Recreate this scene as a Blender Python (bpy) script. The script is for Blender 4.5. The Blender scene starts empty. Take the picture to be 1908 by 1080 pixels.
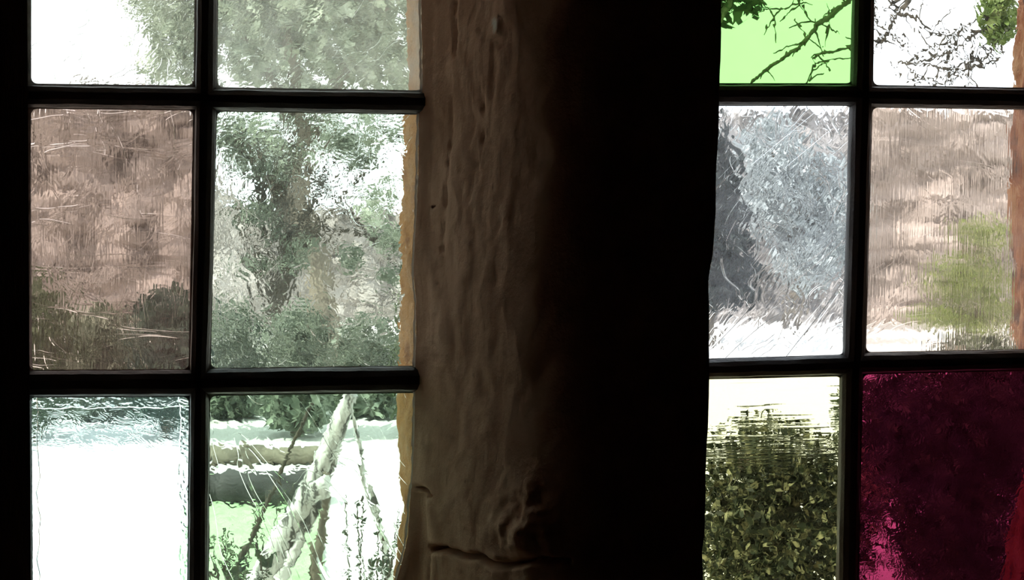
import bpy, math, random
import numpy as np
from mathutils import Vector, Matrix, noise

# ------------------------------------------------------------------ camera
W, H, F = 1908.0, 1080.0, 2200.0
CAM = Vector((0.0, -1.42, 1.25))
YAW, PITCH, ROLL = math.radians(6.3), math.radians(-1.8), math.radians(0.35)
fwd = Vector((math.sin(YAW) * math.cos(PITCH), math.cos(YAW) * math.cos(PITCH), math.sin(PITCH)))
right0 = Vector((math.cos(YAW), -math.sin(YAW), 0.0))
up0 = right0.cross(fwd)
rgt = right0 * math.cos(ROLL) + up0 * math.sin(ROLL)
upv = up0 * math.cos(ROLL) - right0 * math.sin(ROLL)

scene = bpy.context.scene
col = scene.collection
cam_d = bpy.data.cameras.new('camera')
cam = bpy.data.objects.new('camera', cam_d)
col.objects.link(cam)
cam_d.sensor_width = 36.0
cam_d.lens = F / W * 36.0
cam_d.clip_start = 0.02
cam_d.clip_end = 300
cam.matrix_world = Matrix(((rgt.x, upv.x, -fwd.x, CAM.x), (rgt.y, upv.y, -fwd.y, CAM.y),
                           (rgt.z, upv.z, -fwd.z, CAM.z), (0, 0, 0, 1)))
scene.camera = cam

# ------------------------------------------------------------------ sky, sun, exposure
world = bpy.data.worlds.new('sky')
scene.world = world
world.use_nodes = True
bg = world.node_tree.nodes['Background']
bg.inputs[0].default_value = (0.94, 0.98, 1.0, 1)
bg.inputs[1].default_value = 2.5
sun_d = bpy.data.lights.new('sun', 'SUN')
sun_d.energy = 7.5
sun_d.angle = math.radians(1.0)
sun_d.color = (1.0, 0.95, 0.86)
sun = bpy.data.objects.new('sun', sun_d)
col.objects.link(sun)
sun.rotation_euler = Vector((0.72, 0.16, -0.66)).to_track_quat('-Z', 'Y').to_euler()
sun.location = (-8, -2, 9)
vs = scene.view_settings
vs.view_transform = 'Standard'
vs.look = 'None'
vs.exposure = 0.0
vs.gamma = 1.0
vs.use_curve_mapping = False

# ------------------------------------------------------------------ helpers
def ray(x, y):
    return fwd + rgt * ((x - W / 2) / F) + upv * ((H / 2 - y) / F)

def px(x, y, Y=0.0):
    """photo pixel -> point on the vertical plane at world depth Y"""
    d = ray(x, y)
    return CAM + d * ((Y - CAM.y) / d.y)

def gp(x, y, z=0.0):
    """photo pixel -> point on the ground"""
    d = ray(x, y)
    return CAM + d * ((z - CAM.z) / d.z)

def proj(p):
    d = Vector(p) - CAM
    w = d.dot(fwd)
    return W / 2 + F * d.dot(rgt) / w, H / 2 - F * d.dot(upv) / w

def tag(o, label=None, cat=None, group=None, kind=None):
    if label: o['label'] = label
    if cat: o['category'] = cat
    if group: o['group'] = group
    if kind: o['kind'] = kind
    return o

def empty(name, loc=(0, 0, 0)):
    o = bpy.data.objects.new(name, None)
    o.empty_display_size = 0.05
    col.objects.link(o)
    o.location = loc
    return o

def mesh(name, verts, faces, mat, parent=None, origin=None, smooth=False):
    """world-space verts; the object's origin goes to origin (default: centre of base)"""
    v = np.asarray([tuple(p) for p in verts] if not isinstance(verts, np.ndarray) else verts, dtype=float)
    if origin is None:
        origin = (v[:, 0].mean(), v[:, 1].mean(), v[:, 2].min())
    origin = np.asarray(tuple(origin), float)
    me = bpy.data.meshes.new(name)
    me.from_pydata((v - origin).tolist(), [], faces if isinstance(faces, list) else faces.tolist())
    me.update()
    if smooth:
        me.polygons.foreach_set('use_smooth', [True] * len(me.polygons))
    o = bpy.data.objects.new(name, me)
    col.objects.link(o)
    if mat: me.materials.append(mat)
    if parent:
        o.parent = parent
        o.location = Vector(origin.tolist()) - wloc(parent)
    else:
        o.location = origin.tolist()
    return o

def wloc(o):
    p = Vector(o.location)
    return p + wloc(o.parent) if o.parent else p

def box(x0, x1, y0, y1, z0, z1):
    v = [(x, y, z) for z in (z0, z1) for y in (y0, y1) for x in (x0, x1)]
    f = [(0, 2, 3, 1), (4, 5, 7, 6), (0, 1, 5, 4), (2, 6, 7, 3), (0, 4, 6, 2), (1, 3, 7, 5)]
    return v, f

def prism(pts, z0, z1):
    """plan polygon (counter-clockwise) extruded"""
    n = len(pts)
    v = [(p[0], p[1], z0) for p in pts] + [(p[0], p[1], z1) for p in pts]
    f = [tuple(range(n))[::-1], tuple(range(n, 2 * n))]
    f += [(i, (i + 1) % n, n + (i + 1) % n, n + i) for i in range(n)]
    return v, f

def join(parts):
    V, Fc = [], []
    for v, f in parts:
        o = len(V)
        V += list(v)
        Fc += [tuple(i + o for i in q) for q in f]
    return V, Fc

def tube(pts, radii, n=8, jit=0.0, rnd=random):
    pts = [Vector(p) for p in pts]
    V, Fc = [], []
    a = Vector((0.3, 0.5, 0.81))
    for i, p in enumerate(pts):
        t = (pts[min(i + 1, len(pts) - 1)] - pts[max(i - 1, 0)]).normalized()
        u = t.cross(a)
        if u.length < 1e-3: u = t.cross(Vector((1, 0, 0)))
        u.normalize()
        w = t.cross(u)
        for k in range(n):
            an = 2 * math.pi * k / n
            r = radii[i] * (1 + rnd.uniform(-jit, jit))
            V.append(tuple(p + u * math.cos(an) * r + w * math.sin(an) * r))
    for i in range(len(pts) - 1):
        for k in range(n):
            Fc.append((i * n + k, i * n + (k + 1) % n, (i + 1) * n + (k + 1) % n, (i + 1) * n + k))
    Fc.append(tuple(range(n))[::-1])
    Fc.append(tuple(range((len(pts) - 1) * n, len(pts) * n)))
    return V, Fc

def interp(poly, t, k=0):
    """poly: list of (key, value...) sorted by key"""
    if t <= poly[0][0]: return poly[0][1]
    for a, b in zip(poly, poly[1:]):
        if t <= b[0]:
            u = (t - a[0]) / (b[0] - a[0])
            return a[1] + (b[1] - a[1]) * u
    return poly[-1][1]

def fbm(p, oct=4):
    return noise.fractal(Vector(p), 1.0, 2.0, oct, noise_basis='PERLIN_ORIGINAL')

# ------------------------------------------------------------------ materials
class NT:
    def __init__(self, name):
        self.m = bpy.data.materials.new(name)
        self.m.use_nodes = True
        self.t = self.m.node_tree
        self.t.nodes.clear()
        self.out = self.t.nodes.new('ShaderNodeOutputMaterial')
    def n(self, kind, **kw):
        nd = self.t.nodes.new(kind)
        for k, v in kw.items():
            if k.startswith('i_'):
                key = k[2:].replace('_', ' ')
                nd.inputs[key].default_value = v
            else:
                setattr(nd, k, v)
        return nd
    def l(self, a, b):
        self.t.links.new(a, b)
    def math(self, op, a, b=0.0, c=None, clamp=False):
        nd = self.n('ShaderNodeMath', operation=op, use_clamp=clamp)
        for i, q in enumerate((a, b, c)):
            if q is None: continue
            if isinstance(q, (int, float)): nd.inputs[i].default_value = q
            else: self.l(q, nd.inputs[i])
        return nd.outputs[0]
    def coord(self, kind='Object'):
        return self.n('ShaderNodeTexCoord').outputs[kind]
    def mapping(self, vec, scale=(1, 1, 1), rot=(0, 0, 0), loc=(0, 0, 0)):
        nd = self.n('ShaderNodeMapping')
        nd.inputs['Scale'].default_value = scale
        nd.inputs['Rotation'].default_value = rot
        nd.inputs['Location'].default_value = loc
        self.l(vec, nd.inputs['Vector'])
        return nd.outputs[0]
    def noise(self, vec, scale=5, detail=3, rough=0.5, dist=0.0):
        nd = self.n('ShaderNodeTexNoise')
        nd.inputs['Scale'].default_value = scale
        nd.inputs['Detail'].default_value = detail
        nd.inputs['Roughness'].default_value = rough
        nd.inputs['Distortion'].default_value = dist
        self.l(vec, nd.inputs['Vector'])
        return nd.outputs[0]
    def ramp(self, fac, stops):
        nd = self.n('ShaderNodeValToRGB')
        r = nd.color_ramp
        while len(r.elements) < len(stops): r.elements.new(0.5)
        for e, (p, c) in zip(r.elements, stops):
            e.position = p
            e.color = tuple(c) + (1,) if len(c) == 3 else c
        self.l(fac, nd.inputs[0])
        return nd.outputs[0]
    def bump(self, height, dist=0.01, strength=1.0):
        nd = self.n('ShaderNodeBump')
        nd.inputs['Strength'].default_value = strength
        nd.inputs['Distance'].default_value = dist
        self.l(height, nd.inputs['Height'])
        return nd.outputs[0]

def surf(name, stops, scale=6, detail=5, rough=0.85, bump=0.004, bscale=None, stretch=(1, 1, 1), spec=0.2, transl=None):
    t = NT(name)
    co = t.mapping(t.coord(), stretch)
    f = t.noise(co, scale, detail, 0.6)
    c = t.ramp(f, stops)
    p = t.n('ShaderNodeBsdfPrincipled')
    t.l(c, p.inputs['Base Color'])
    p.inputs['Roughness'].default_value = rough
    p.inputs['Specular IOR Level'].default_value = spec
    if bump:
        b = t.bump(t.noise(co, bscale or scale * 4, 6, 0.65), bump)
        t.l(b, p.inputs['Normal'])
    if transl:
        tr = t.n('ShaderNodeBsdfTranslucent')
        t.l(c, tr.inputs[0])
        mx = t.n('ShaderNodeMixShader')
        mx.inputs[0].default_value = transl
        t.l(p.outputs[0], mx.inputs[1]); t.l(tr.outputs[0], mx.inputs[2])
        t.l(mx.outputs[0], t.out.inputs[0])
    else:
        t.l(p.outputs[0], t.out.inputs[0])
    return t.m

def leafmat(name, dark, mid, light, scale=9.0):
    return surf(name, [(0.36, dark), (0.5, mid), (0.64, light)], scale=scale, detail=6, rough=0.6, bump=0, spec=0.3, transl=0.3)

def plaster(name, base, dark, pale):
    t = NT(name)
    co = t.coord()
    n1 = t.noise(co, 9, 6, 0.65)
    n2 = t.noise(t.mapping(co, (26, 26, 4)), 1, 5, 0.6)
    c = t.ramp(n1, [(0.30, dark), (0.52, base), (0.75, pale)])
    c2 = t.ramp(n2, [(0.30, (0.8, 0.77, 0.73)), (0.5, (1, 1, 1))])
    mul = t.n('ShaderNodeMix', data_type='RGBA', blend_type='MULTIPLY')
    mul.inputs[0].default_value = 0.7
    t.l(c, mul.inputs[6]); t.l(c2, mul.inputs[7])
    at = t.n('ShaderNodeAttribute', attribute_name='chip')
    mix = t.n('ShaderNodeMix', data_type='RGBA')
    t.l(at.outputs['Fac'], mix.inputs[0])
    t.l(mul.outputs[2], mix.inputs[6])
    mix.inputs[7].default_value = (0.75, 0.70, 0.62, 1)
    p = t.n('ShaderNodeBsdfPrincipled')
    t.l(mix.outputs[2], p.inputs['Base Color'])
    p.inputs['Roughness'].default_value = 0.9
    p.inputs['Specular IOR Level'].default_value = 0.15
    h = t.math('ADD', t.math('MULTIPLY', t.noise(co, 120, 5, 0.7), 0.5), t.math('MULTIPLY', t.noise(t.mapping(co, (60, 60, 16)), 1, 4, 0.6), 0.5))
    t.l(t.bump(h, 0.0026), p.inputs['Normal'])
    t.l(p.outputs[0], t.out.inputs[0])
    return t.m

M = {}
M['plaster'] = plaster('lime_plaster', (0.61, 0.375, 0.255), (0.49, 0.285, 0.185), (0.67, 0.43, 0.30))
M['cob'] = surf('ochre_cob', [(0.3, (0.16, 0.065, 0.018)), (0.48, (0.34, 0.165, 0.045)), (0.7, (0.36, 0.22, 0.10))], 14, 6, 0.95, 0.006, 60)
M['cob_red'] = surf('red_cob', [(0.36, (0.045, 0.016, 0.008)), (0.48, (0.24, 0.085, 0.034)), (0.62, (0.36, 0.20, 0.10))], 30, 6, 0.95, 0.008, 50, (1, 1, 0.4))
M['room'] = surf('dark_room_plaster', [(0.35, (0.10, 0.08, 0.06)), (0.65, (0.16, 0.12, 0.09))], 4, 5, 0.95, 0.004)
M['bar'] = surf('black_painted_bar', [(0.35, (0.010, 0.008, 0.008)), (0.65, (0.022, 0.016, 0.015))], 60, 4, 0.45, 0.0008, 300, spec=0.4)
M['timber'] = surf('dark_timber', [(0.35, (0.012, 0.009, 0.007)), (0.65, (0.03, 0.02, 0.014))], 8, 6, 0.7, 0.003, 40, (1, 1, 0.15))
M['putty'] = surf('old_putty', [(0.35, (0.22, 0.18, 0.15)), (0.65, (0.42, 0.36, 0.31))], 80, 4, 0.9, 0.001, 300)
M['gravel'] = surf('pale_gravel', [(0.35, (0.62, 0.60, 0.56)), (0.65, (0.80, 0.78, 0.74))], 30, 5, 0.95, 0.01, 60)
M['lawn'] = surf('lawn', [(0.35, (0.32, 0.48, 0.25)), (0.65, (0.46, 0.62, 0.37))], 12, 6, 0.9, 0.01, 80)
M['meadow'] = surf('meadow', [(0.35, (0.10, 0.16, 0.05)), (0.65, (0.20, 0.26, 0.09))], 3, 6, 0.95, 0.01, 30)
M['rubble'] = surf('rubble_wall', [(0.32, (0.06, 0.055, 0.05)), (0.45, (0.25, 0.225, 0.205)), (0.64, (0.44, 0.40, 0.375))], 1.5, 8, 0.95, 0.03, 7)
M['bark'] = surf('grey_bark', [(0.3, (0.06, 0.05, 0.04)), (0.6, (0.20, 0.17, 0.13))], 10, 6, 0.95, 0.01, 40, (1, 1, 0.25))
M['twig'] = surf('twig_bark', [(0.3, (0.025, 0.022, 0.016)), (0.6, (0.07, 0.06, 0.045))], 20, 4, 0.95, 0.004)
M['palewood'] = surf('pale_stripped_wood', [(0.40, (0.07, 0.065, 0.06)), (0.48, (0.40, 0.39, 0.37)), (0.6, (0.60, 0.59, 0.57))], 34, 3, 0.7, 0.004, 60, (1, 1, 0.08))
M['log'] = surf('dark_log_bark', [(0.3, (0.018, 0.018, 0.018)), (0.6, (0.06, 0.055, 0.055))], 12, 6, 0.9, 0.01, 40, (0.3, 1, 1))
M['leaf_grey'] = leafmat('grey_green_leaves', (0.05, 0.07, 0.045), (0.15, 0.18, 0.125), (0.36, 0.40, 0.31))
M['leaf_mid'] = leafmat('mid_green_leaves', (0.035, 0.055, 0.025), (0.085, 0.115, 0.06), (0.20, 0.24, 0.14))
M['leaf_dark'] = leafmat('dark_leaves', (0.010, 0.017, 0.010), (0.030, 0.042, 0.022), (0.08, 0.11, 0.05))
M['leaf_yellow'] = leafmat('yellow_green_leaves', (0.06, 0.10, 0.02), (0.14, 0.20, 0.05), (0.32, 0.36, 0.14))
M['leaf_conifer'] = leafmat('conifer_needles', (0.012, 0.016, 0.014), (0.03, 0.038, 0.034), (0.08, 0.095, 0.085))
M['leaf_silver'] = leafmat('silver_green_leaves', (0.10, 0.13, 0.085), (0.27, 0.31, 0.22), (0.55, 0.60, 0.48))
M['leaf_pale'] = leafmat('pale_grey_leaves', (0.18, 0.20, 0.19), (0.36, 0.39, 0.385), (0.62, 0.65, 0.645))
M['leaf_mottled'] = leafmat('mottled_ivy_leaves', (0.005, 0.009, 0.004), (0.02, 0.03, 0.011), (0.28, 0.28, 0.16), 30)
M['leaf_teal'] = leafmat('blue_green_leaves', (0.018, 0.036, 0.028), (0.045, 0.075, 0.058), (0.12, 0.17, 0.12))

def glass(name, tint, layers, milk=0.04, rough=0.0, milkcol=(0.9, 0.95, 0.93), seeds=0.0, edge=0.0, half=(0.1, 0.16)):
    """old hand-made sheet: tinted glass, relief given in metres.
    layers: (kind, freq_x, freq_z, rotation_deg, amplitude_m, detail, distortion, mask)"""
    t = NT(name)
    co = t.coord()
    sep = t.n('ShaderNodeSeparateXYZ')
    t.l(co, sep.inputs[0])
    flat = t.n('ShaderNodeCombineXYZ')
    t.l(sep.outputs[0], flat.inputs[0]); t.l(sep.outputs[2], flat.inputs[1])
    p2 = flat.outputs[0]
    h = None
    for i, (kind, fx, fz, rot, amp, det, dist, mask) in enumerate(layers):
        rv = t.mapping(p2, (1, 1, 1), (0, 0, math.radians(rot)))
        v = t.mapping(rv, (fx, fz, 1), (0, 0, 0), (3.7 * i + 1.3, 5.1 * i, 0.0))
        if kind == 'noise':
            q = t.noise(v, 1, det, 0.55, dist)
        elif kind == 'cell':
            vo = t.n('ShaderNodeTexVoronoi', feature='SMOOTH_F1', voronoi_dimensions='2D')
            vo.inputs['Scale'].default_value = 1
            vo.inputs['Smoothness'].default_value = 0.35
            nz = t.n('ShaderNodeTexNoise')
            nz.inputs['Scale'].default_value = 1.7
            t.l(v, nz.inputs['Vector'])
            ad = t.n('ShaderNodeVectorMath', operation='MULTIPLY_ADD')
            t.l(nz.outputs['Color'], ad.inputs[0])
            ad.inputs[1].default_value = (dist, dist, 0)
            t.l(v, ad.inputs[2])
            t.l(ad.outputs[0], vo.inputs['Vector'])
            q = vo.outputs['Distance']
        elif kind == 'crease':                      # folded cords: sharp ridges
            q0 = t.noise(v, 1, det, 0.5, dist)
            q = t.math('ABSOLUTE', t.math('SUBTRACT', q0, 0.5))
            q = t.math('MINIMUM', q, 0.06)
        q = t.math('MULTIPLY', q, amp)
        if mask is not None:                        # (axis, from, to): relief fades across the sheet
            ax, a, b = mask
            mr = t.n('ShaderNodeMapRange', interpolation_type='SMOOTHSTEP')
            t.l(sep.outputs[0 if ax == 'x' else 2], mr.inputs[0])
            mr.inputs[1].default_value = a; mr.inputs[2].default_value = b
            q = t.math('MULTIPLY', q, mr.outputs[0])
        h = q if h is None else t.math('ADD', h, q)
    if seeds:                                       # small air bubbles
        vo = t.n('ShaderNodeTexVoronoi', feature='F1', voronoi_dimensions='2D')
        vo.inputs['Scale'].default_value = 55
        t.l(p2, vo.inputs['Vector'])
        s = t.math('MULTIPLY', t.math('SUBTRACT', 0.13, vo.outputs['Distance'], clamp=True), seeds)
        h = t.math('ADD', h, s)
    if edge:                                        # thick rolled rim
        for ax, hw in ((0, half[0]), (2, half[1])):
            a = t.math('ABSOLUTE', sep.outputs[ax])
            wob = t.math('MULTIPLY', t.noise(p2, 30, 3), 0.012)
            e = t.math('SUBTRACT', t.math('ADD', a, wob), hw - 0.014, clamp=True)
            h = t.math('ADD', h, t.math('MULTIPLY', e, edge))
    nb = t.bump(h, 1.0)
    g = t.n('ShaderNodeBsdfGlass')
    g.inputs['Color'].default_value = tuple(math.sqrt(c) for c in tint) + (1,)
    g.inputs['Roughness'].default_value = rough
    g.inputs['IOR'].default_value = 1.5
    t.l(nb, g.inputs['Normal'])
    tr = t.n('ShaderNodeBsdfTranslucent')
    tr.inputs[0].default_value = tuple(a * b for a, b in zip(milkcol, [math.sqrt(c) for c in tint])) + (1,)
    mx = t.n('ShaderNodeMixShader')
    grime = t.noise(p2, 22, 6, 0.65)
    fac = t.math('MULTIPLY', t.math('POWER', grime, 1.5), milk * 2.8, clamp=True)
    t.l(fac, mx.inputs[0])
    t.l(g.outputs[0], mx.inputs[1]); t.l(tr.outputs[0], mx.inputs[2])
    t.l(mx.outputs[0], t.out.inputs[0])
    return t.m

# ------------------------------------------------------------------ room shell
IN, OUT = -0.27, 0.26                # room face and outer face of the front wall
FLOOR, CEIL = -0.02, 2.45
Z0, Z1 = px(700, 1215).z, px(700, -300).z      # sill and head of both windows
ZMIN, ZMAX = FLOOR, CEIL

xl_glass = px(45, 540).x
xr_glass = px(1990, 540).x
xpL = px(790, 540).x                 # pier, left face at the glass
xpR = px(1325, 540, IN).x            # pier, right face

def struct(name, v, f, mat, label, parent=None, **kw):
    o = mesh(name, v, f, mat, parent, **kw)
    if not parent: tag(o, label, name.split('_')[0], kind='structure')
    return o

# left block: splayed outwards so that the outer corner stays behind the stile
lb = prism([(-2.6, IN), (xl_glass - 0.05, IN), (xl_glass - 0.03, -0.02), (xl_glass - 0.02, 0.02), (xl_glass - 0.14, OUT), (-2.6, OUT)], FLOOR, CEIL)
rb = prism([(xr_glass + 0.16, IN), (3.0, IN), (3.0, OUT), (xr_glass + 0.16, OUT), (xr_glass + 0.03, 0.0)], FLOOR, CEIL)
sill = prism([(xl_glass - 0.14, IN), (xr_glass + 0.16, IN), (xr_glass + 0.16, OUT), (xl_glass - 0.14, OUT)], FLOOR, Z0 - 0.01)
head = prism([(xl_glass - 0.14, IN), (xr_glass + 0.16, IN), (xr_glass + 0.16, OUT), (xl_glass - 0.14, OUT)], Z1 + 0.01, CEIL)
core = prism([(xpL + 0.055, -0.012), (xpR - 0.015, -0.12), (xpR - 0.015, OUT - 0.01), (xpL + 0.055, OUT - 0.01)], Z0 - 0.02, Z1 + 0.02)
v, f = join([lb, rb, sill, head, core])
wall_front = struct('wall_front', v, f, M['plaster'], 'thick dark plastered cottage wall around the two windows')
v, f = box(-2.7, -2.6, -3.6, OUT, FLOOR, CEIL); struct('wall_left', v, f, M['room'], 'dark left wall of the unlit room')
v, f = box(3.0, 3.1, -3.6, OUT, FLOOR, CEIL); struct('wall_right', v, f, M['room'], 'dark right wall of the unlit room')
v, f = box(-2.7, 3.1, -3.7, -3.6, FLOOR, CEIL); struct('wall_back', v, f, M['room'], 'dark back wall of the unlit room')
v, f = box(-2.7, 3.1, -3.7, OUT, FLOOR - 0.1, FLOOR); struct('floor', v, f, M['room'], 'dark floor of the unlit room')
v, f = box(-2.7, 3.1, -3.7, OUT, CEIL, CEIL + 0.12); struct('ceiling', v, f, M['room'], 'dark ceiling of the unlit room')

# ---- the plastered pier: dense surface, splayed and rounded on the lit side
EDGE_L = [(-320, 786), (0, 784), (165, 786), (215, 780), (330, 778), (420, 775), (500, 770), (560, 775), (640, 774), (690, 773), (800, 772),
          (885, 770), (930, 763), (1000, 758), (1045, 748), (1080, 738), (1230, 715)]
EDGE_R = [(-320, 1352), (0, 1343), (158, 1340), (260, 1337), (400, 1333), (470, 1328), (520, 1320), (600, 1321), (700, 1322), (900, 1317), (1010, 1313), (1035, 1309), (1080, 1311), (1230, 1306)]
CRACK = [((800, 1022), (832, 1024), (858, 1036), (890, 1036), (925, 1054), (962, 1050), (1005, 1040), (1060, 1046)),
         ((768, 907), (785, 909), (799, 914), (806, 924)),
         ((838, 180), (835, 240), (833, 330), (826, 400), (822, 470)),
         ((843, 0), (844, 60), (846, 105)),
         ((800, 1022), (797, 1060), (794, 1090))]
CRW = [(4.5, 0.034), (3.0, 0.014), (2.2, 0.004), (3.0, 0.005), (3.0, 0.006)]
def seg_d(p, a, b):
    ax, ay = a; bx, by = b
    dx, dy = bx - ax, by - ay
    t = max(0, min(1, ((p[0] - ax) * dx + (p[1] - ay) * dy) / (dx * dx + dy * dy + 1e-9)))
    return math.hypot(p[0] - ax - t * dx, p[1] - ay - t * dy)

def pier():
    NZ = 420
    # plan profile of the middle row: (fraction of own polyline, pixel x at plane Y)
    prof = [(None, -0.006), (812, -0.046), (860, -0.108), (905, -0.160), (950, -0.206), (985, -0.230), (1017, -0.246), (1050, -0.257),
            (1085, -0.265), (1125, IN), (1180, IN), (1186, IN - 0.006), (1260, IN - 0.007), (None, IN - 0.005)]
    # resample
    base = []
    for i in range(len(prof) - 1):
        n = [5, 12, 12, 12, 9, 8, 8, 8, 8, 9, 3, 10, 12][i]
        for k in range(n): base.append((i, k / n))
    base.append((len(prof) - 2, 1.0))
    zs = [Z0 - 0.03 + (Z1 - Z0 + 0.06) * j / NZ for j in range(NZ + 1)]
    V, Fc, chip = [], [], []
    m = len(base)
    for j, z in enumerate(zs):
        y0 = 471 - (z - CAM.z) * 1550            # photo row at the glass
        eL = interp(EDGE_L, y0); eR = interp(EDGE_R, 471 - (z - CAM.z) * 2200 / (1.42 + IN))
        lean = -0.0175 * (y0 - 540)
        pts = []
        for q, (xx, Y) in enumerate(prof):
            if q == 0: X = px(eL, y0, Y).x
            elif q == len(prof) - 1: X = px(eR, y0, Y).x
            else: X = px(xx + lean, 540, Y).x
            pts.append(Vector((X, Y)))
        row = []
        for (i, u) in base:
            row.append(pts[i].lerp(pts[i + 1], u))
        A = np.array([(p.x, p.y) for p in row])
        for _ in range(60):
            A[4:-16] = A[4:-16] * 0.5 + (A[3:-17] + A[5:-15]) * 0.25
        row = [Vector(q) for q in A.tolist()]
        for k, p in enumerate(row):
            a, b = row[max(k - 1, 0)], row[min(k + 1, m - 1)]
            t = (b - a).normalized()
            nrm = Vector((t.y, -t.x))            # towards the room
            P = Vector((p.x, p.y, z))
            s = k / (m - 1)
            d = 0.007 * fbm((P.x * 7, P.y * 7, z * 5)) + 0.0012 * fbm((P.x * 34, P.y * 34 + 9, z * 38))
            qx, qy = proj(P)
            # long vertical trowel and flaking marks in the middle of the splay
            band = math.exp(-((qx - 900) / 55) ** 2) * (0.45 + 0.55 / (1 + math.exp((qy - 480) / 12)))
            fl = fbm((P.x * 70, P.y * 70, z * 34 + 4), 3)
            d -= band * 0.0017 * max(0, fl - 0.12) * 2.2
            d -= band * 0.003 * max(0, noise.noise(Vector((P.x * 160, P.y * 160, z * 50))) - 0.15)
            # layer edge where old limewash flaked away
            le = 955 + 8 * math.sin(qy * 0.013) + 10 * fbm((0.3, 2.1, z * 9)) - 0.02 * (qy - 540)
            d += 0.0018 * (1 / (1 + math.exp(-(le - qx) / 2.5)) - 0.5) * (0.2 + 0.5 / (1 + math.exp((qy - 470) / 14)))
            le2 = 846 - 0.03 * qy
            d -= 0.0012 / (1 + math.exp(-(le2 - qx) / 1.5)) / (1 + math.exp((qy - 480) / 14))
            # broken lump low on the corner
            if qy > 830:
                r = math.hypot(qx - 985, (qy - 985) * 0.8)
                d += 0.012 * math.exp(-(r / 45) ** 2) + 0.01 * math.exp(-(r / 60) ** 2) * fbm((P.x * 40, P.y * 40, z * 40))
                # thinner, rubbed-off strip beside the glass
                d -= 0.006 / (1 + math.exp(-(797 - qx) / 2.0)) / (1 + math.exp(-(qy - 915) / 4.0))
            for poly, (w, dep) in zip(CRACK, CRW):
                dd = min(seg_d((qx + 3 * fbm((z * 90, P.x * 90, 0), 2), qy + 3 * fbm((P.x * 110, z * 60, 5), 2)), a_, b_) for a_, b_ in zip(poly, poly[1:]))
                if dd < w * 2.5: d -= dep * math.exp(-(dd / w) ** 2)
            if math.hypot(qx - 806, qy - 383) < 3.2: d -= 0.01
            c = 0.0
            rc = math.hypot((qx - 925) / 1.0, (qy - 46) / 1.7)
            if rc < 12:
                c = max(0, min(1, (9.5 - rc + 5 * fbm((P.x * 120, P.y * 120, z * 120))) / 3))
                d += 0.0008
            elif math.hypot(qx - 934, (qy - 60) / 2.4) < 13: d -= 0.002
            if k < 2: d *= 0.25
            if k >= m - 3: d = 0.004 * fbm((0, 0, z * 14))
            P += Vector((nrm.x, nrm.y, 0)) * d
            V.append(tuple(P)); chip.append(c)
        # hidden return on the right, towards the second window
        X = px(eR, y0, IN).x
        V.append((X + 0.002, -0.09, z)); chip.append(0)
        V.append((X + 0.004, 0.0, z)); chip.append(0)
    n = m + 2
    for j in range(NZ):
        for k in range(n - 1):
            Fc.append((j * n + k, j * n + k + 1, (j + 1) * n + k + 1, (j + 1) * n + k))
    o = mesh('wall_pier', V, Fc, M['plaster'], smooth=True)
    at = o.data.attributes.new('chip', 'FLOAT', 'POINT')
    at.data.foreach_set('value', chip)
    tag(o, 'rough brown plastered pier with flaking and a crack, between the two windows', 'wall', kind='structure')
pier()

# ---- outer cob jambs seen through the glass
def jamb(name, edge_px, x_in, mat, label, seed):
    NZ, NS = 240, 30
    V, Fc = [], []
    for j in range(NZ + 1):
        z = Z0 - 0.02 + (Z1 - Z0 + 0.04) * j / NZ
        yo = 471 - (z - CAM.z) * 2200 / 1.68
        po = px(interp(edge_px, yo), yo, OUT)
        pi = x_in(z)
        for k in range(NS + 4):
            if k <= NS:
                u = k / NS
                x = pi + (po.x - pi) * u ** 1.6
                y = 0.008 + (OUT - 0.008) * u
            else:
                x = po.x + 0.03 * (k - NS); y = OUT + 0.001 * (k - NS)
            d = (1 - 0.6 * min(1, k / NS)) * 0.010 * fbm((seed + x * 6, y * 9, z * 7)) + 0.008 * fbm((seed, y * 34, z * 20))
            w = min(1, k / 8)
            V.append((x - d * w * 0.9, y + 0.3 * d * w, z))
    n = NS + 4
    for j in range(NZ):
        for k in range(n - 1):
            Fc.append((j * n + k, (j + 1) * n + k, (j + 1) * n + k + 1, j * n + k + 1))
    o = mesh(name, V, Fc, mat, smooth=True)
    tag(o, label, 'jamb', kind='structure')
jamb('trim_1', [(-200, 758), (0, 757), (165, 763), (220, 757), (330, 751), (500, 748), (600, 745), (700, 744), (800, 742), (870, 748), (930, 756), (1000, 752), (1080, 738), (1200, 720)],
     lambda z: px(interp(EDGE_L, 471 - (z - CAM.z) * 1550), 471 - (z - CAM.z) * 1550, 0.006).x + 0.004, M['cob'],
     'sunlit ochre outer jamb seen through the edge of the left window', 1.0)
jamb('trim_2', [(-200, 1895), (0, 1893), (160, 1888), (260, 1885), (360, 1880), (440, 1882), (500, 1890), (600, 1884), (660, 1896), (720, 1922), (860, 1920), (930, 1900), (1000, 1882), (1080, 1866), (1200, 1845)],
     lambda z: xr_glass + 0.012, M['cob_red'],
     'sunlit reddish outer jamb at the right edge of the right window', 7.0)

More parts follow.
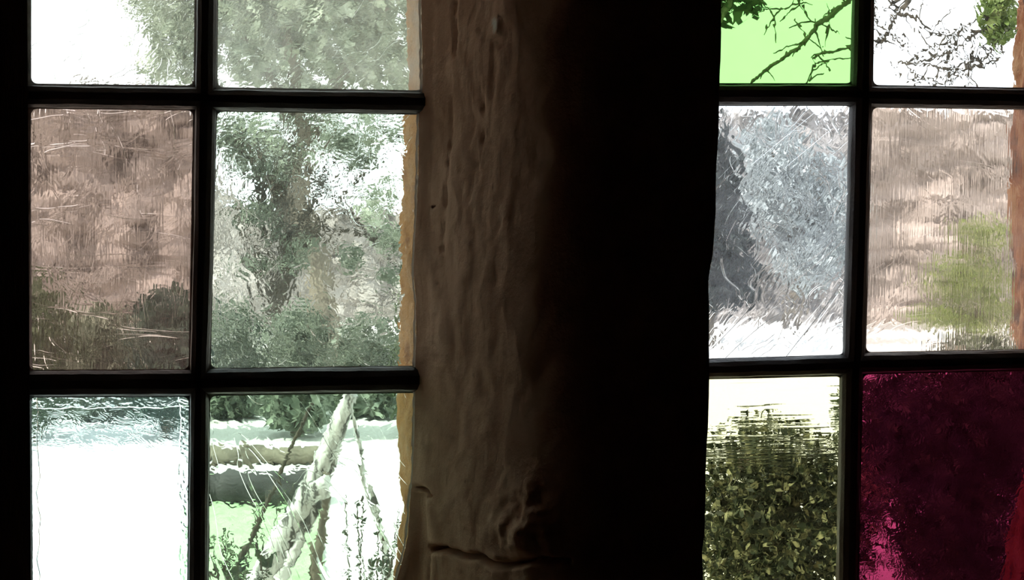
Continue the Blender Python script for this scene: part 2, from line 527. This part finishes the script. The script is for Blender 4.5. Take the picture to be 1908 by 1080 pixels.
# ------------------------------------------------------------------ windows
def bar_between(a_edge, b_edge, along, n=60, amp=0.0006, ext=0.0):
    """a_edge/b_edge: functions t -> Vector on glass plane for the two silhouette edges"""
    sec = [(-1.0, 0.007), (-1.0, -0.005), (-0.8, -0.011), (-0.35, -0.0150), (0.35, -0.0150), (0.8, -0.011), (1.0, -0.005), (1.0, 0.007), (0.45, 0.016), (-0.45, 0.016)]
    V, Fc = [], []
    ns = len(sec)
    sd = random.random() * 50
    for i in range(n + 1):
        t = i / n
        a, b = a_edge(t), b_edge(t)
        c, hd = (a + b) / 2, (b - a) / 2
        for q, (s, y) in enumerate(sec):
            j = amp * 1.6 * fbm((sd + t * 14, s * 3, y * 40), 3)
            k = 1 - 0.0045 / 1.42 * 0
            P = c + hd * s * k + hd.normalized() * (j * (1 if s > 0 else -1))
            sc = (CAM.y - y) / CAM.y if y < 0 else 1.0      # keep each section's outline on its own depth
            V.append((P.x, y, P.z))
    for i in range(n):
        for q in range(ns):
            Fc.append((i * ns + q, i * ns + (q + 1) % ns, (i + 1) * ns + (q + 1) % ns, (i + 1) * ns + q))
    Fc.append(tuple(range(ns))[::-1]); Fc.append(tuple(range(n * ns, (n + 1) * ns)))
    return V, Fc

def edgef(poly, horizontal):
    """poly in photo pixels -> function of t along it, on the glass plane"""
    key = 0 if horizontal else 1
    lo, hi = poly[0][key], poly[-1][key]
    tab = [(p[key], p[1 - key]) for p in poly]
    def fn(t):
        k = lo + (hi - lo) * t
        o = interp(tab, k)
        return px(k, o, -0.003) if horizontal else px(o, k, -0.003)
    return fn, tab

def window(n, left, right, mul, hb1, hb2, glasses, plabels, label, frame_polys):
    w = empty('window_%d' % n, (px((left[0][0] + right[0][0]) / 2, 540).x, 0, Z0))
    tag(w, label, 'window', kind='structure')
    top, bot = -300, 1215
    L, R, ML, MR = [[(y, x) for x, y in p] for p in (left, right, mul[0], mul[1])]
    H1t, H1b, H2t, H2b = hb1[0], hb1[1], hb2[0], hb2[1]
    # bars
    fa, _ = edgef(mul[0], False); fb, _ = edgef(mul[1], False)
    v, f = bar_between(fa, fb, 'z', 90)
    mesh('mullion', v, f, M['bar'], w)
    for (t_, b_) in (hb1, hb2):
        fa, _ = edgef(t_, True); fb, _ = edgef(b_, True)
        v, f = bar_between(fa, fb, 'x', 70)
        mesh('glazing_bar', v, f, M['bar'], w)
    for q in frame_polys:
        v, f = q
        mesh('frame', v, f, M['timber'], w)
    # panes
    rows = [((lambda x: top), (lambda x: interp(H1t, x))), ((lambda x: interp(H1b, x)), (lambda x: interp(H2t, x))), ((lambda x: interp(H2b, x)), (lambda x: bot))]
    colsx = [((lambda y: interp(L, y)), (lambda y: interp(ML, y))), ((lambda y: interp(MR, y)), (lambda y: interp(R, y)))]
    for r, (yt, yb) in enumerate(rows):
        for c, (xa, xb) in enumerate(colsx):
            k = r * 2 + c
            xm = (xa(500) + xb(500)) / 2
            yy0, yy1 = yt(xm), yb(xm)
            g = 7.0
            cor = [(xa(yy0) - g, yt(xa(yy0)) - g), (xb(yy0) + g, yt(xb(yy0)) - g), (xb(yy1) + g, yb(xb(yy1)) + g), (xa(yy1) - g, yb(xa(yy1)) + g)]
            if r == 0: cor[0] = (cor[0][0], top); cor[1] = (cor[1][0], top)
            if r == 2: cor[2] = (cor[2][0], bot); cor[3] = (cor[3][0], bot)
            P = [px(x, y, 0.0) for x, y in cor]
            ctr = sum(P, Vector()) / 4
            V = [(p.x, 0.0, p.z) for p in P] + [(p.x, 0.004, p.z) for p in P]
            Fc = [(0, 3, 2, 1), (4, 5, 6, 7), (0, 1, 5, 4), (1, 2, 6, 5), (2, 3, 7, 6), (3, 0, 4, 7)]
            o = mesh('pane', V, Fc, glasses[k], w, origin=(ctr.x, 0.0, ctr.z))
            o['label'] = plabels[k]
            # putty bead on the weather side, with rounded inner corners
            inner, outer = [], []
            C4 = [px(x, y, 0.005) for x, y in cor]
            cc = sum(C4, Vector()) / 4
            bead = 0.0065; rad = 0.007
            for q in range(4):
                p, pp, pn = C4[q], C4[q - 1], C4[(q + 1) % 4]
                e1 = (pp - p).normalized(); e2 = (pn - p).normalized()
                base = p + e1 * bead + e2 * bead
                for s in range(6):
                    an = s / 5 * math.pi / 2
                    inner.append(base + e1 * rad * (1 - math.sin(an)) + e2 * rad * (1 - math.cos(an)))
                    outer.append(p)
            nn = len(inner)
            V = [(p.x, 0.0045, p.z) for p in inner] + [(p.x, 0.0045, p.z) for p in outer] + [(p.x, 0.012, p.z) for p in outer]
            Fc = []
            for s in range(nn):
                s2 = (s + 1) % nn
                Fc.append((s, s2, nn + s2, nn + s)); Fc.append((s, 2 * nn + s, 2 * nn + s2, s2))
            mesh('putty', V, Fc, M['putty'], o)
    return w

random.seed(3)
N_ = 'noise'
gl = {}
gl['L1'] = glass('clear_hammered_glass', (0.84, 0.88, 0.85), [(N_, 120, 120, 0, 0.00022, 1, 0.5, None), (N_, 45, 45, 20, 0.0009, 1, 0.6, None), ('crease', 30, 30, 10, 0.0020, 1, 0.8, None)], milk=0.08)
gl['L2'] = glass('clear_hammered_green_glass', (0.88, 0.95, 0.89), [(N_, 110, 110, 0, 0.00025, 1, 0.4, None), (N_, 50, 26, 28, 0.0009, 1, 0.6, None), ('crease', 26, 12, 30, 0.004, 1, 0.6, None)], milk=0.17)
gl['L3'] = glass('rose_streaked_glass', (0.60, 0.50, 0.455), [(N_, 190, 22, 0, 0.00012, 1, 0.2, None), ('crease', 7, 24, 0, 0.007, 2, 0.9, None), ('crease', 20, 9, 0, 0.004, 2, 0.9, None), (N_, 30, 30, 0, 0.0010, 2, 0.8, None)], milk=0.045, milkcol=(0.95, 0.85, 0.82))
gl['L4'] = glass('wavy_green_clear_glass', (0.82, 0.93, 0.87), [(N_, 36, 36, 0, 0.0048, 1, 0.6, None), ('cell', 38, 38, 0, 0.0024, 1, 0.9, None), ('crease', 16, 16, 0, 0.0060, 1, 0.8, None)], milk=0.03)
gl['L5'] = glass('aqua_glass', (0.72, 0.95, 0.97), [(N_, 40, 40, 0, 0.0003, 2, 0.6, None), (N_, 60, 90, 0, 0.0006, 2, 1.0, ('z', 0.05, 0.16))], milk=0.03, edge=-0.5, half=(0.1, 0.155))
gl['L6'] = glass('pale_green_streaked_glass', (0.72, 0.95, 0.80), [(N_, 18, 18, 0, 0.0020, 1, 0.5, None), ('crease', 15, 4, -28, 0.012, 1, 0.8, None), (N_, 70, 70, 0, 0.00028, 1, 0.6, None)], milk=0.02, seeds=0.0)
gl['R1'] = glass('apple_green_glass', (0.30, 0.66, 0.20), [(N_, 50, 50, 0, 0.00012, 1, 0.6, None), (N_, 14, 14, 0, 0.0005, 1, 0.4, None)], milk=0.03, milkcol=(0.9, 1, 0.8))
gl['R2'] = glass('clear_rippled_glass', (0.95, 0.97, 0.98), [(N_, 50, 50, 0, 0.00022, 1, 0.8, None), (N_, 14, 14, 0, 0.0006, 1, 0.4, None)], milk=0.01)
gl['R3'] = glass('silvery_streaked_glass', (0.86, 0.91, 0.97), [(N_, 110, 26, 34, 0.00018, 1, 0.5, None), (N_, 34, 34, 0, 0.0014, 1, 0.8, None), ('crease', 14, 4, 38, 0.008, 1, 0.5, None), ('crease', 26, 26, 0, 0.0018, 1, 1.0, None)], milk=0.07, milkcol=(0.88, 0.92, 1.0))
gl['R4'] = glass('rose_reeded_glass', (0.92, 0.83, 0.78), [(N_, 190, 7, 0, 0.00011, 2, 0.2, None), (N_, 24, 24, 0, 0.0008, 2, 0.6, None), ('crease', 6, 14, 0, 0.0018, 1, 0.8, None)], milk=0.06, milkcol=(1, 0.93, 0.90))
gl['R5'] = glass('olive_rippled_glass', (0.70, 0.74, 0.50), [(N_, 12, 125, 0, 0.0009, 1, 0.3, ('z', 0.05, 0.065)), (N_, 60, 60, 0, 0.00022, 1, 0.6, None)], milk=0.006)
gl['R6'] = glass('deep_magenta_glass', (0.23, 0.024, 0.078), [(N_, 60, 60, 0, 0.00025, 2, 1.0, None), (N_, 14, 14, 0, 0.0010, 2, 0.4, None)], milk=0.02)

Z_T, Z_B = -300, 1215
fl = prism([(px(-35, 540).x, -0.035), (px(54, 540, -0.035).x, -0.035), (px(53, 540).x, 0.0), (px(53, 540).x, 0.014), (px(-35, 540).x, 0.014)], Z0 - 0.012, Z1 + 0.012)
def hframe(x0, x1, z0, z1):
    return box(x0, x1, -0.03, 0.012, z0, z1)
xw1a, xw1b = px(-35, 540).x, px(800, 540).x
xw2a, xw2b = xpR - 0.01, xr_glass + 0.03
window(1, [(56, -300), (56, 0), (54, 450), (51, 800), (50, 1215)], [(790, -300), (790, 1215)],
       ([(370, -320), (367, 0), (364, 180), (361, 420), (355, 700), (352, 1080), (350, 1240)], [(406, -320), (403, 0), (402, 185), (397, 440), (389, 700), (387, 1080), (385, 1240)]),
       ([(40, 159), (365, 163), (405, 166), (800, 172)], [(40, 199), (363, 203), (403, 205), (800, 211)]),
       ([(40, 692), (356, 690), (389, 688), (800, 683)], [(40, 738), (352, 737), (388, 734), (800, 728)]),
       [gl[k] for k in ('L1', 'L2', 'L3', 'L4', 'L5', 'L6')],
       ['clear hammered pane, half white sky and half foliage', 'clear hammered pane filled with pale foliage', 'rose tinted pane with fine vertical streaks',
        'wavy clear greenish pane in front of a tree', 'pale aqua pane glowing white', 'pale green pane with slanting cords in the glass'],
       'left six-pane window of mixed coloured glass with black glazing bars',
       [fl, hframe(xw1a, xw1b, Z0 - 0.03, Z0 + 0.006), hframe(xw1a, xw1b, Z1 - 0.006, Z1 + 0.03)])
window(2, [(1300, -300), (1300, 1215)], [(1990, -300), (1990, 1215)],
       ([(1596, -320), (1592, 0), (1588, 180), (1574, 660), (1569, 690), (1562, 1080), (1560, 1240)], [(1631, -320), (1627, 0), (1623, 180), (1610, 658), (1605, 690), (1597, 1080), (1594, 1240)]),
       ([(1300, 158), (1590, 158), (1625, 161), (2010, 168)], [(1300, 195), (1587, 195), (1622, 198), (2010, 204)]),
       ([(1300, 671), (1574, 662), (1610, 658), (2010, 650)], [(1300, 704), (1568, 698), (1604, 695), (2010, 685)]),
       [gl[k] for k in ('R1', 'R2', 'R3', 'R4', 'R5', 'R6')],
       ['apple green pane with branches behind it', 'clear rippled pane against white sky', 'silvery streaked pane beside the dark pier',
        'rose tinted reeded pane in front of a stone wall', 'olive tinted pane with horizontal ripples', 'deep magenta pane, nearly opaque'],
       'right six-pane window of mixed coloured glass, green and magenta among them',
       [hframe(xw2a, xw2b, Z0 - 0.03, Z0 + 0.006), hframe(xw2a, xw2b, Z1 - 0.006, Z1 + 0.03),
        box(xr_glass - 0.002, xr_glass + 0.03, -0.03, 0.012, Z0, Z1)])

w1 = bpy.data.objects['window_1']
bt = NT('translucent_edge_glow')  # pale translucent material, imitates light glowing in the edge of the glass
btr = bt.n('ShaderNodeBsdfTranslucent'); btr.inputs[0].default_value = (0.62, 0.55, 0.5, 1)
bt.l(btr.outputs[0], bt.out.inputs[0])
rb_ = random.Random(8)
bead = [px(interp(EDGE_L, y) - 1.5 + rb_.uniform(-1, 1), y, -0.003) for y in range(-290, 1205, 9)]
mesh('glass_edge_glow', *tube(bead, [0.0016 * rb_.uniform(0.5, 1.4) for _ in bead], 6, 0.2, rb_), bt.m, w1, smooth=True)  # thin strip added to imitate the glowing glass edge beside the plaster

# ------------------------------------------------------------------ outside: ground
GZ = -0.05
def flat(name, pts, z, mat, label, cat):
    v = [(p[0], p[1], z) for p in pts]
    o = mesh(name, v, [tuple(range(len(v)))], mat)
    tag(o, label, cat, kind='structure')
flat('meadow', [(-60, OUT + 0.3), (60, OUT + 0.3), (60, 90), (-60, 90)], GZ - 0.01, M['meadow'], 'rough green ground around the yard', 'ground')
flat('gravel_yard', [(-14, OUT), (16, OUT), (16, 20.5), (-14, 20.5)], GZ, M['gravel'], 'white sunlit gravel yard outside the windows', 'ground')
a, b = gp(369, 935, GZ), gp(600, 930, GZ)
c_, d_ = gp(600, 1200, GZ), gp(366, 1200, GZ)
flat('lawn', [(d_.x, d_.y), (c_.x, c_.y), (b.x, b.y), (a.x, a.y)], GZ + 0.012, M['lawn'], 'strip of bright green lawn below the left window', 'lawn')

# rubble wall at the back of the yard
def rubble():
    NX, NZ = 560, 84
    V, Fc = [], []
    x0, x1, Y = -13.0, 15.0, 20.5
    for j in range(NZ + 1):
        for i in range(NX + 1):
            x = x0 + (x1 - x0) * i / NX
            top = 4.0 + 0.35 * fbm((x * 0.35, 3.1, 0)) + 0.15 * fbm((x * 2.0, 1, 1))
            top -= 1.9 / (1 + math.exp(-(x - px(385, 400, Y).x) / 0.12)) / (1 + math.exp((x - px(900, 400, Y).x) / 0.3))
            z = GZ + top * j / NZ
            vd = noise.voronoi(Vector((x * 1.7 + 0.3 * fbm((x, 1, z)), 0.0, z * 2.3)))[0]
            d = 0.35 * fbm((x * 0.5, 0, z * 0.6)) + 0.08 * fbm((x * 2.3, 5, z * 2.6), 5) + 0.16 * min(1, (vd[1] - vd[0]) * 3)
            V.append((x, Y - d - 0.25 * (1 - j / NZ), z))
    n = NX + 1
    for j in range(NZ):
        for i in range(NX):
            Fc.append((j * n + i, j * n + i + 1, (j + 1) * n + i + 1, (j + 1) * n + i))
    k = len(V)
    for i in range(NX + 1):
        p = V[NZ * n + i]; V.append((p[0], Y + 0.8, p[2] - 0.1))
    for i in range(NX + 1):
        p = V[NZ * n + i]; V.append((p[0], Y + 0.8, GZ))
    for i in range(NX):
        Fc.append((NZ * n + i, NZ * n + i + 1, k + i + 1, k + i))
        Fc.append((k + i, k + i + 1, k + n + i + 1, k + n + i))
    o = mesh('wall_garden', V, Fc, M['rubble'])
    tag(o, 'tall pinkish grey rubble wall at the back of the yard', 'wall', kind='structure')
rubble()

# ------------------------------------------------------------------ outside: plants
def leaves(name, lobes, count, size, mat, parent, seed, flatness=1.0, long=1.6):
    """lobes: (cx,cy,cz,rx,ry,rz); leaves spread mostly near the lobe skin"""
    r = np.random.default_rng(seed)
    vol = np.array([l[3] * l[4] * l[5] for l in lobes]); vol /= vol.sum()
    idx = r.choice(len(lobes), count, p=vol)
    L = np.array(lobes)[idx]
    d = r.normal(size=(count, 3)); d /= np.linalg.norm(d, axis=1)[:, None]
    rad = r.random(count) ** 0.45
    c = L[:, :3] + d * L[:, 3:] * rad[:, None]
    u = r.normal(size=(count, 3)); u /= np.linalg.norm(u, axis=1)[:, None]
    w = np.cross(u, r.normal(size=(count, 3))); w /= np.linalg.norm(w, axis=1)[:, None]
    s = size * r.uniform(0.6, 1.4, count)[:, None]
    v = np.stack([c - u * s * long, c + w * s * 0.6, c + u * s * long, c - w * s * 0.6], 1).reshape(-1, 3)
    v[:, 2] = np.maximum(v[:, 2], GZ + 0.02)
    f = np.arange(count * 4).reshape(-1, 4)
    o = mesh(name, v, f, mat, parent)
    o['kind'] = 'stuff'
    return o

def tree(name, base, lobes, count, size, mat, label, cat, seed, trunk_r=0.12, group=None, branches=6, barkmat=None):
    rnd = random.Random(seed)
    b = Vector((base[0], base[1], GZ))
    t = empty(name, b)
    tag(t, label, cat, group)
    top = Vector((sum(l[0] for l in lobes) / len(lobes), sum(l[1] for l in lobes) / len(lobes), max(l[2] for l in lobes)))
    pts = [b.lerp(top, k / 7) + Vector((rnd.uniform(-1, 1), rnd.uniform(-1, 1), 0)) * trunk_r * (0 if k == 0 else 0.6) for k in range(8)]
    v, f = tube(pts, [trunk_r * (1.25 - 0.9 * k / 7) for k in range(8)], 9, 0.08, rnd)
    mesh('trunk', v, f, barkmat or M['bark'], t, smooth=True)
    for k in range(branches):
        l = lobes[k % len(lobes)]
        p0 = pts[rnd.randint(2, 6)]
        p1 = Vector(l[:3]) + Vector((rnd.uniform(-.6, .6) * l[3], rnd.uniform(-.6, .6) * l[4], rnd.uniform(-.2, .8) * l[5]))
        m = p0.lerp(p1, 0.5) + Vector((rnd.uniform(-.1, .1), rnd.uniform(-.1, .1), 0.12))
        v, f = tube([p0, p0.lerp(m, .5), m, m.lerp(p1, .5), p1], [trunk_r * q for q in (0.5, 0.42, 0.34, 0.25, 0.1)], 6, 0.1, rnd)
        mesh('branch', v, f, barkmat or M['bark'], t, smooth=True)
    leaves('foliage', lobes, count, size, mat, t, seed)
    return t

def lobe(x, y, Y, rx_px, rz_px, ry=None):
    """an ellipsoid of foliage at photo pixel (x,y), depth Y, sizes in photo pixels at that depth"""
    p = px(x, y, Y); k = (Y - CAM.y) / F
    return (p.x, p.y, p.z, rx_px * k, ry or rx_px * k, rz_px * k)

# trees behind the left window
tree('broadleaf_tree', px(610, 700, 11.5), [lobe(420, -60, 11.5, 190, 190, 1.0), lobe(560, 20, 11.5, 180, 160, 1.0), lobe(325, 110, 11.3, 80, 75, .6), lobe(320, 10, 11.2, 85, 90, .6), lobe(700, 60, 11.8, 130, 150, .9), lobe(470, 250, 11.3, 90, 50, .5), lobe(640, 240, 11.3, 90, 60, .5), lobe(700, 380, 11.3, 40, 60, .3)],
     2900, 0.085, M['leaf_silver'], 'tall grey-green tree filling the upper left window', 'tree', 5, 0.13)
rl = random.Random(31)
small = [lobe(rl.uniform(405, 745), rl.uniform(215, 520), 9.2 + rl.uniform(-.15, .15), rl.uniform(16, 40), rl.uniform(12, 26), .2) for _ in range(22)]
tree('broadleaf_tree', px(505, 700, 9.2), small, 1100, 0.045, M['leaf_grey'], 'smaller dark-branched tree behind the wavy green pane', 'tree', 6, 0.06, branches=24, barkmat=M['twig'])
# shrubs along the yard's left side
spec = [(60, 640, 95, 120, 'leaf_mid'), (190, 660, 90, 95, 'leaf_grey'), (310, 640, 80, 115, 'leaf_teal'), (430, 660, 85, 100, 'leaf_grey'), (555, 660, 80, 95, 'leaf_grey'), (680, 670, 90, 85, 'leaf_grey'), (800, 640, 90, 120, 'leaf_mid')]
names = ['behind the left stile', 'behind the rose pane', 'behind the left mullion', 'left of the small tree', 'right of the small tree', 'behind the ochre jamb', 'hidden partly by the plastered pier']
for i, (x, y, rx, rz, m) in enumerate(spec):
    Y = 7.0 + 1.0 * (i % 2)
    lb_ = [lobe(x, y, Y, rx * .78, rz, .3), lobe(x + 16, y + 90, Y, rx * .68, rz * .55, .3), lobe(x - 16, y + 80, Y, rx * .68, rz * .6, .3)]
    tree('garden_shrub', px(x, 790, Y), lb_, 1500, 0.042, M[m], 'green shrub at the far side of the gravel, ' + names[i], 'shrub', 20 + i, 0.03, 'shrubs behind the left window', 3)

# conifer and shrubs behind the right window
def conifer():
    Y = 15.0
    lbs = []
    for k, (y, w) in enumerate([(250, 22), (300, 40), (350, 54), (400, 66), (450, 78), (500, 88), (545, 84)]):
        lbs.append(lobe(1328 + (k % 2) * 8, y, Y, w, 34, .5))
    tree('conifer', px(1325, 600, Y), lbs, 9000, 0.05, M['leaf_conifer'], 'dark grey-green conifer at the left of the silvery pane', 'tree', 41, 0.07, None, 4)
conifer()
tree('broadleaf_tree', px(1480, 560, 18.5), [lobe(1440, 330, 18.5, 75, 130, .8), lobe(1540, 400, 18.5, 70, 120, .8), lobe(1500, 480, 18.5, 70, 70, .7)], 2600, 0.075, M['leaf_pale'],
     'pale grey-green tree behind the silvery streaked pane', 'tree', 43, 0.1)
tree('garden_shrub', px(1815, 640, 14.0), [lobe(1830, 440, 14, 60, 45, .5), lobe(1800, 520, 14, 85, 60, .6), lobe(1830, 590, 14, 75, 60, .6), lobe(1740, 590, 14, 55, 28, .4)], 2600, 0.035, M['leaf_yellow'],
     'yellow-green shrub in the sun before the rubble wall', 'shrub', 44, 0.05)
# bushes close outside, under the right window
tree('garden_shrub', px(1800, 1000, 2.6), [lobe(1800, 800, 2.6, 130, 170, .3), lobe(1900, 760, 2.7, 120, 150, .3), lobe(1690, 880, 2.6, 100, 130, .3), lobe(1800, 1060, 2.6, 80, 110, .3), lobe(1725, 1040, 2.6, 60, 90, .25), lobe(1790, 640, 2.7, 60, 30, .12), lobe(1650, 780, 2.6, 90, 110, .25), lobe(1800, 960, 2.6, 110, 150, .3)], 11000, 0.017, M['leaf_dark'],
     'dark leafy bush close behind the magenta pane', 'shrub', 45, 0.03)
tree('garden_shrub', px(1440, 1000, 1.9), [lobe(1380, 1010, 1.9, 110, 160, .3), lobe(1490, 1020, 1.9, 110, 180, .3), lobe(1570, 940, 1.9, 60, 150, .25), lobe(1430, 860, 1.9, 130, 95, .2)], 10000, 0.0115, M['leaf_mottled'],
     'dark green bush close behind the olive pane', 'shrub', 46, 0.025)

# tree with overhanging bare twigs, trunk to the right of the frame
def bare_tree():
    rnd = random.Random(9)
    Y = 5.0
    base = px(2060, 900, Y)
    t = empty('bare_tree', (base.x, base.y, GZ))
    tag(t, 'thin dark bare branches across the green and clear top panes', 'tree')
    v, f = tube([(base.x, base.y, GZ), px(2060, 600, Y), px(2050, 200, Y), px(2030, -150, Y), px(2000, -420, Y)], [.16, .14, .12, .1, .07], 10, .06, rnd)
    mesh('trunk', v, f, M['bark'], t, smooth=True)
    B = [([(2040, -300), (1850, -190), (1700, -110), (1575, 5), (1528, 42), (1512, 62), (1488, 88), (1440, 122), (1402, 152)], .020, .007),
         ([(2050, -60), (1900, -90), (1700, -20), (1664, 4), (1668, 26), (1700, 30), (1735, 60), (1768, 66), (1800, 45), (1835, 30)], .010, .004),
         ([(1700, -20), (1655, 60), (1642, 82), (1630, 76), (1590, 84), (1565, 94), (1522, 104), (1515, 128), (1508, 150)], .010, .005),
         ([(2050, 40), (1960, 60), (1880, 55), (1820, 62), (1780, 90), (1740, 110), (1690, 116)], .012, .004),
         ([(1880, 55), (1830, 110), (1790, 120), (1760, 160)], .007, .003),
         ([(1820, 62), (1790, 50), (1775, 78), (1745, 84), (1720, 140), (1690, 150)], .006, .003),
         ([(1835, 30), (1850, 70), (1815, 96), (1800, 130), (1765, 132), (1735, 122), (1665, 114)], .006, .003),
         ([(1850, 70), (1870, 100), (1835, 126), (1812, 120), (1800, 156)], .006, .003),
         ([(1640, -40), (1632, 30), (1642, 80), (1652, 62), (1660, 20)], .005, .003),
         ([(1575, 5), (1540, -60), (1500, -90), (1480, 10), (1446, 25), (1440, 40)], .007, .003),
         ([(1500, -90), (1490, 10), (1512, 40)], .006, .003), ([(1700, -110), (1670, -40), (1662, 10)], .008, .004)]
    for pl, r0, r1 in B:
        pts = []
        for q in range(len(pl) - 1):
            for s in range(3):
                u = s / 3
                pts.append(px(pl[q][0] * (1 - u) + pl[q + 1][0] * u + rnd.uniform(-3, 3), pl[q][1] * (1 - u) + pl[q + 1][1] * u + rnd.uniform(-3, 3), Y + 0.15 * math.sin(q)))
        pts.append(px(pl[-1][0], pl[-1][1], Y))
        n = len(pts)
        br = mesh('branch', *tube(pts, [1.25 * (r0 + (r1 - r0) * i / (n - 1)) for i in range(n)], 6, .15, rnd), M['twig'], t, smooth=True)
        for s in range(10):
            i = rnd.randint(n // 3, n - 1)
            p = pts[i]; d = Vector((rnd.uniform(-1, 1), rnd.uniform(-.3, .3), rnd.uniform(-1, .8))).normalized() * rnd.uniform(.06, .2)
            mesh('twig', *tube([p, p + d * .5 + Vector((0, 0, .01)), p + d], [.0055, .0042, .003], 5, .1, rnd), M['twig'], br)
    leaves('foliage', [lobe(1860, 25, Y, 38, 66, .1), lobe(1880, -80, Y, 70, 80, .2)], 2600, 0.022, M['leaf_yellow'], t, 77)
bare_tree()
tree('broadleaf_tree', px(1130, 700, 5.5), [lobe(1130, -200, 5.5, 200, 150, .5), lobe(1392, -12, 5.5, 40, 58, .1), lobe(1340, 12, 5.5, 26, 46, .1), lobe(1290, -110, 5.5, 110, 80, .3)], 9000, 0.036, M['leaf_dark'],
     'dark leaf clump hanging into the corner of the green pane', 'tree', 61, 0.09, None, 4)

# log beyond the lawn
def log():
    rnd = random.Random(4)
    a, b = gp(372, 938, GZ), gp(585, 938, GZ)
    r = 0.085
    pts = [Vector((a.x + (b.x - a.x) * i / 14, a.y + (b.y - a.y) * i / 14 + 0.01 * math.sin(i), GZ + r * 0.95 + 0.008 * math.sin(i * 1.7))) for i in range(15)]
    o = mesh('fallen_log', *tube(pts, [r * (1 + .1 * math.sin(i * 2.1)) for i in range(15)], 12, .06, rnd), M['log'], smooth=True)
    tag(o, 'long dark log lying along the far edge of the lawn', 'log')
log()
def grey_log():
    rnd = random.Random(14)
    a, b = gp(374, 864, GZ), gp(605, 864, GZ)
    r = 0.055
    pts = [Vector((a.x + (b.x - a.x) * i / 12, a.y + (b.y - a.y) * i / 12, GZ + r * 0.95 + 0.006 * math.sin(i * 1.3))) for i in range(13)]
    o = mesh('fallen_log', *tube(pts, [r * (1 + .12 * math.sin(i * 1.6)) for i in range(13)], 12, .08, rnd), M['bark'], smooth=True)
    tag(o, 'thinner grey log lying behind the long dark log', 'log')
grey_log()

# small wigwam of pale branches
def wigwam():
    rnd = random.Random(12)
    Y = 2.5
    apex = px(655, 738, Y)
    t = empty('branch_wigwam', (px(560, 1000, Y).x, Y, GZ))
    tag(t, 'pale rough branches leaning together behind the pale green pane', 'branches')
    def pole(foot_px, dy, r, top_px=(655, 732), m='palewood', foot=True, bend=0.02):
        q = gp(foot_px[0], foot_px[1], GZ) if foot else px(foot_px[0], foot_px[1], Y + dy)
        tp = px(top_px[0], top_px[1], Y + dy * .2)
        pts = []
        for i in range(11):
            u = i / 10
            pts.append(q.lerp(tp, u) + Vector((bend * math.sin(u * math.pi) + .006 * rnd.uniform(-1, 1), 0, 0)))
        mesh('pole', *tube(pts, [r * (1.15 - .65 * i / 10) for i in range(11)], 9, .12, rnd), M[m], t, smooth=True)
    k = 1176
    pole((438, k), 0, .052)
    pole((470, k + 10), .1, .022, (660, 728), 'palewood', bend=.03)
    pole((405, k - 30), .1, .010, (578, 752), 'twig', bend=0.0)
    pole((745, k - 60), .15, .012, (650, 735), 'palewood', bend=-.01)
    pole((575, k), -.05, .022, (610, 880), 'bark', bend=.0)
    kn = px(592, 912, Y - .05)
    v, f = tube([kn + Vector((-.03, 0, -.035)), kn + Vector((-.012, 0, -.012)), kn, kn + Vector((.02, 0, .02)), kn + Vector((.03, 0, .05))], [.012, .032, .042, .03, .008], 10, .12, rnd)
    mesh('knot', v, f, M['palewood'], t, smooth=True)
wigwam()

# sprigs and tufts growing in the gravel and lawn
def sprig(x, y, Y, hpx, label, seed, mat, n=4, name='weed_sprig', leaf=.016):
    rnd = random.Random(seed)
    base = gp(x, 471 + (1.25 - GZ) * F / (Y - CAM.y))
    base = Vector((px(x, 900, Y).x, Y, GZ))
    topz = px(x, y - hpx / 2, Y).z
    lowz = px(x, y + hpx / 2, Y).z
    t = empty(name, base)
    tag(t, label, 'plant', 'plants growing outside the left window')
    for s in range(n):
        tip = Vector((base.x + rnd.uniform(-1, 1) * hpx * .4 * (Y + 1.42) / F, Y + rnd.uniform(-.05, .05), lowz + (topz - lowz) * rnd.uniform(.5, 1)))
        mid = base.lerp(tip, .5) + Vector((rnd.uniform(-.02, .02), 0, 0))
        st = mesh('stem', *tube([base, mid, tip], [.004, .003, .0015], 5, 0, rnd), M['twig'], t)
        V, Fc = [], []
        for q in range(9):
            u = rnd.uniform(.35, 1)
            p = base.lerp(mid, u * 2) if u < .5 else mid.lerp(tip, u * 2 - 1)
            d = Vector((rnd.uniform(-1, 1), rnd.uniform(-1, 1), rnd.uniform(-.2, .9))).normalized() * leaf * rnd.uniform(.7, 1.6)
            w = d.cross(Vector((rnd.uniform(-1, 1), 1, .3))).normalized() * d.length * .35
            o = len(V)
            V += [p, p + d * .5 + w, p + d * 1.3, p + d * .5 - w]
            Fc.append((o, o + 1, o + 2, o + 3))
        lv = mesh('leaf_spray', V, Fc, M[mat], t)
        lv['kind'] = 'stuff'
sprig(665, 950, 2.0, 70, 'sprig with dark leaves against the white gravel, beside the wigwam', 1, 'leaf_dark', 3)
sprig(705, 985, 1.9, 110, 'tallest dark sprig in the middle of the white gravel', 2, 'leaf_dark', 4)
sprig(735, 1050, 1.8, 80, 'low dark sprig close to the ochre jamb', 3, 'leaf_dark', 5)
sprig(690, 1070, 1.8, 60, 'low dark sprig at the bottom of the pale green pane', 4, 'leaf_dark', 5)
sprig(405, 1015, 2.2, 80, 'thin grassy tuft on the lawn beside the mullion', 5, 'leaf_mid', 7, 'grass_tuft')
sprig(440, 1040, 2.5, 90, 'thin grassy tuft in the middle of the lawn', 6, 'leaf_mid', 7, 'grass_tuft')
sprig(470, 1055, 2.1, 70, 'leafy tuft at the foot of the pale leaning branches', 7, 'leaf_dark', 7, 'grass_tuft', .022)
sprig(500, 950, 2.9, 110, 'slender plant standing just left of the leaning branches', 8, 'leaf_mid', 4)
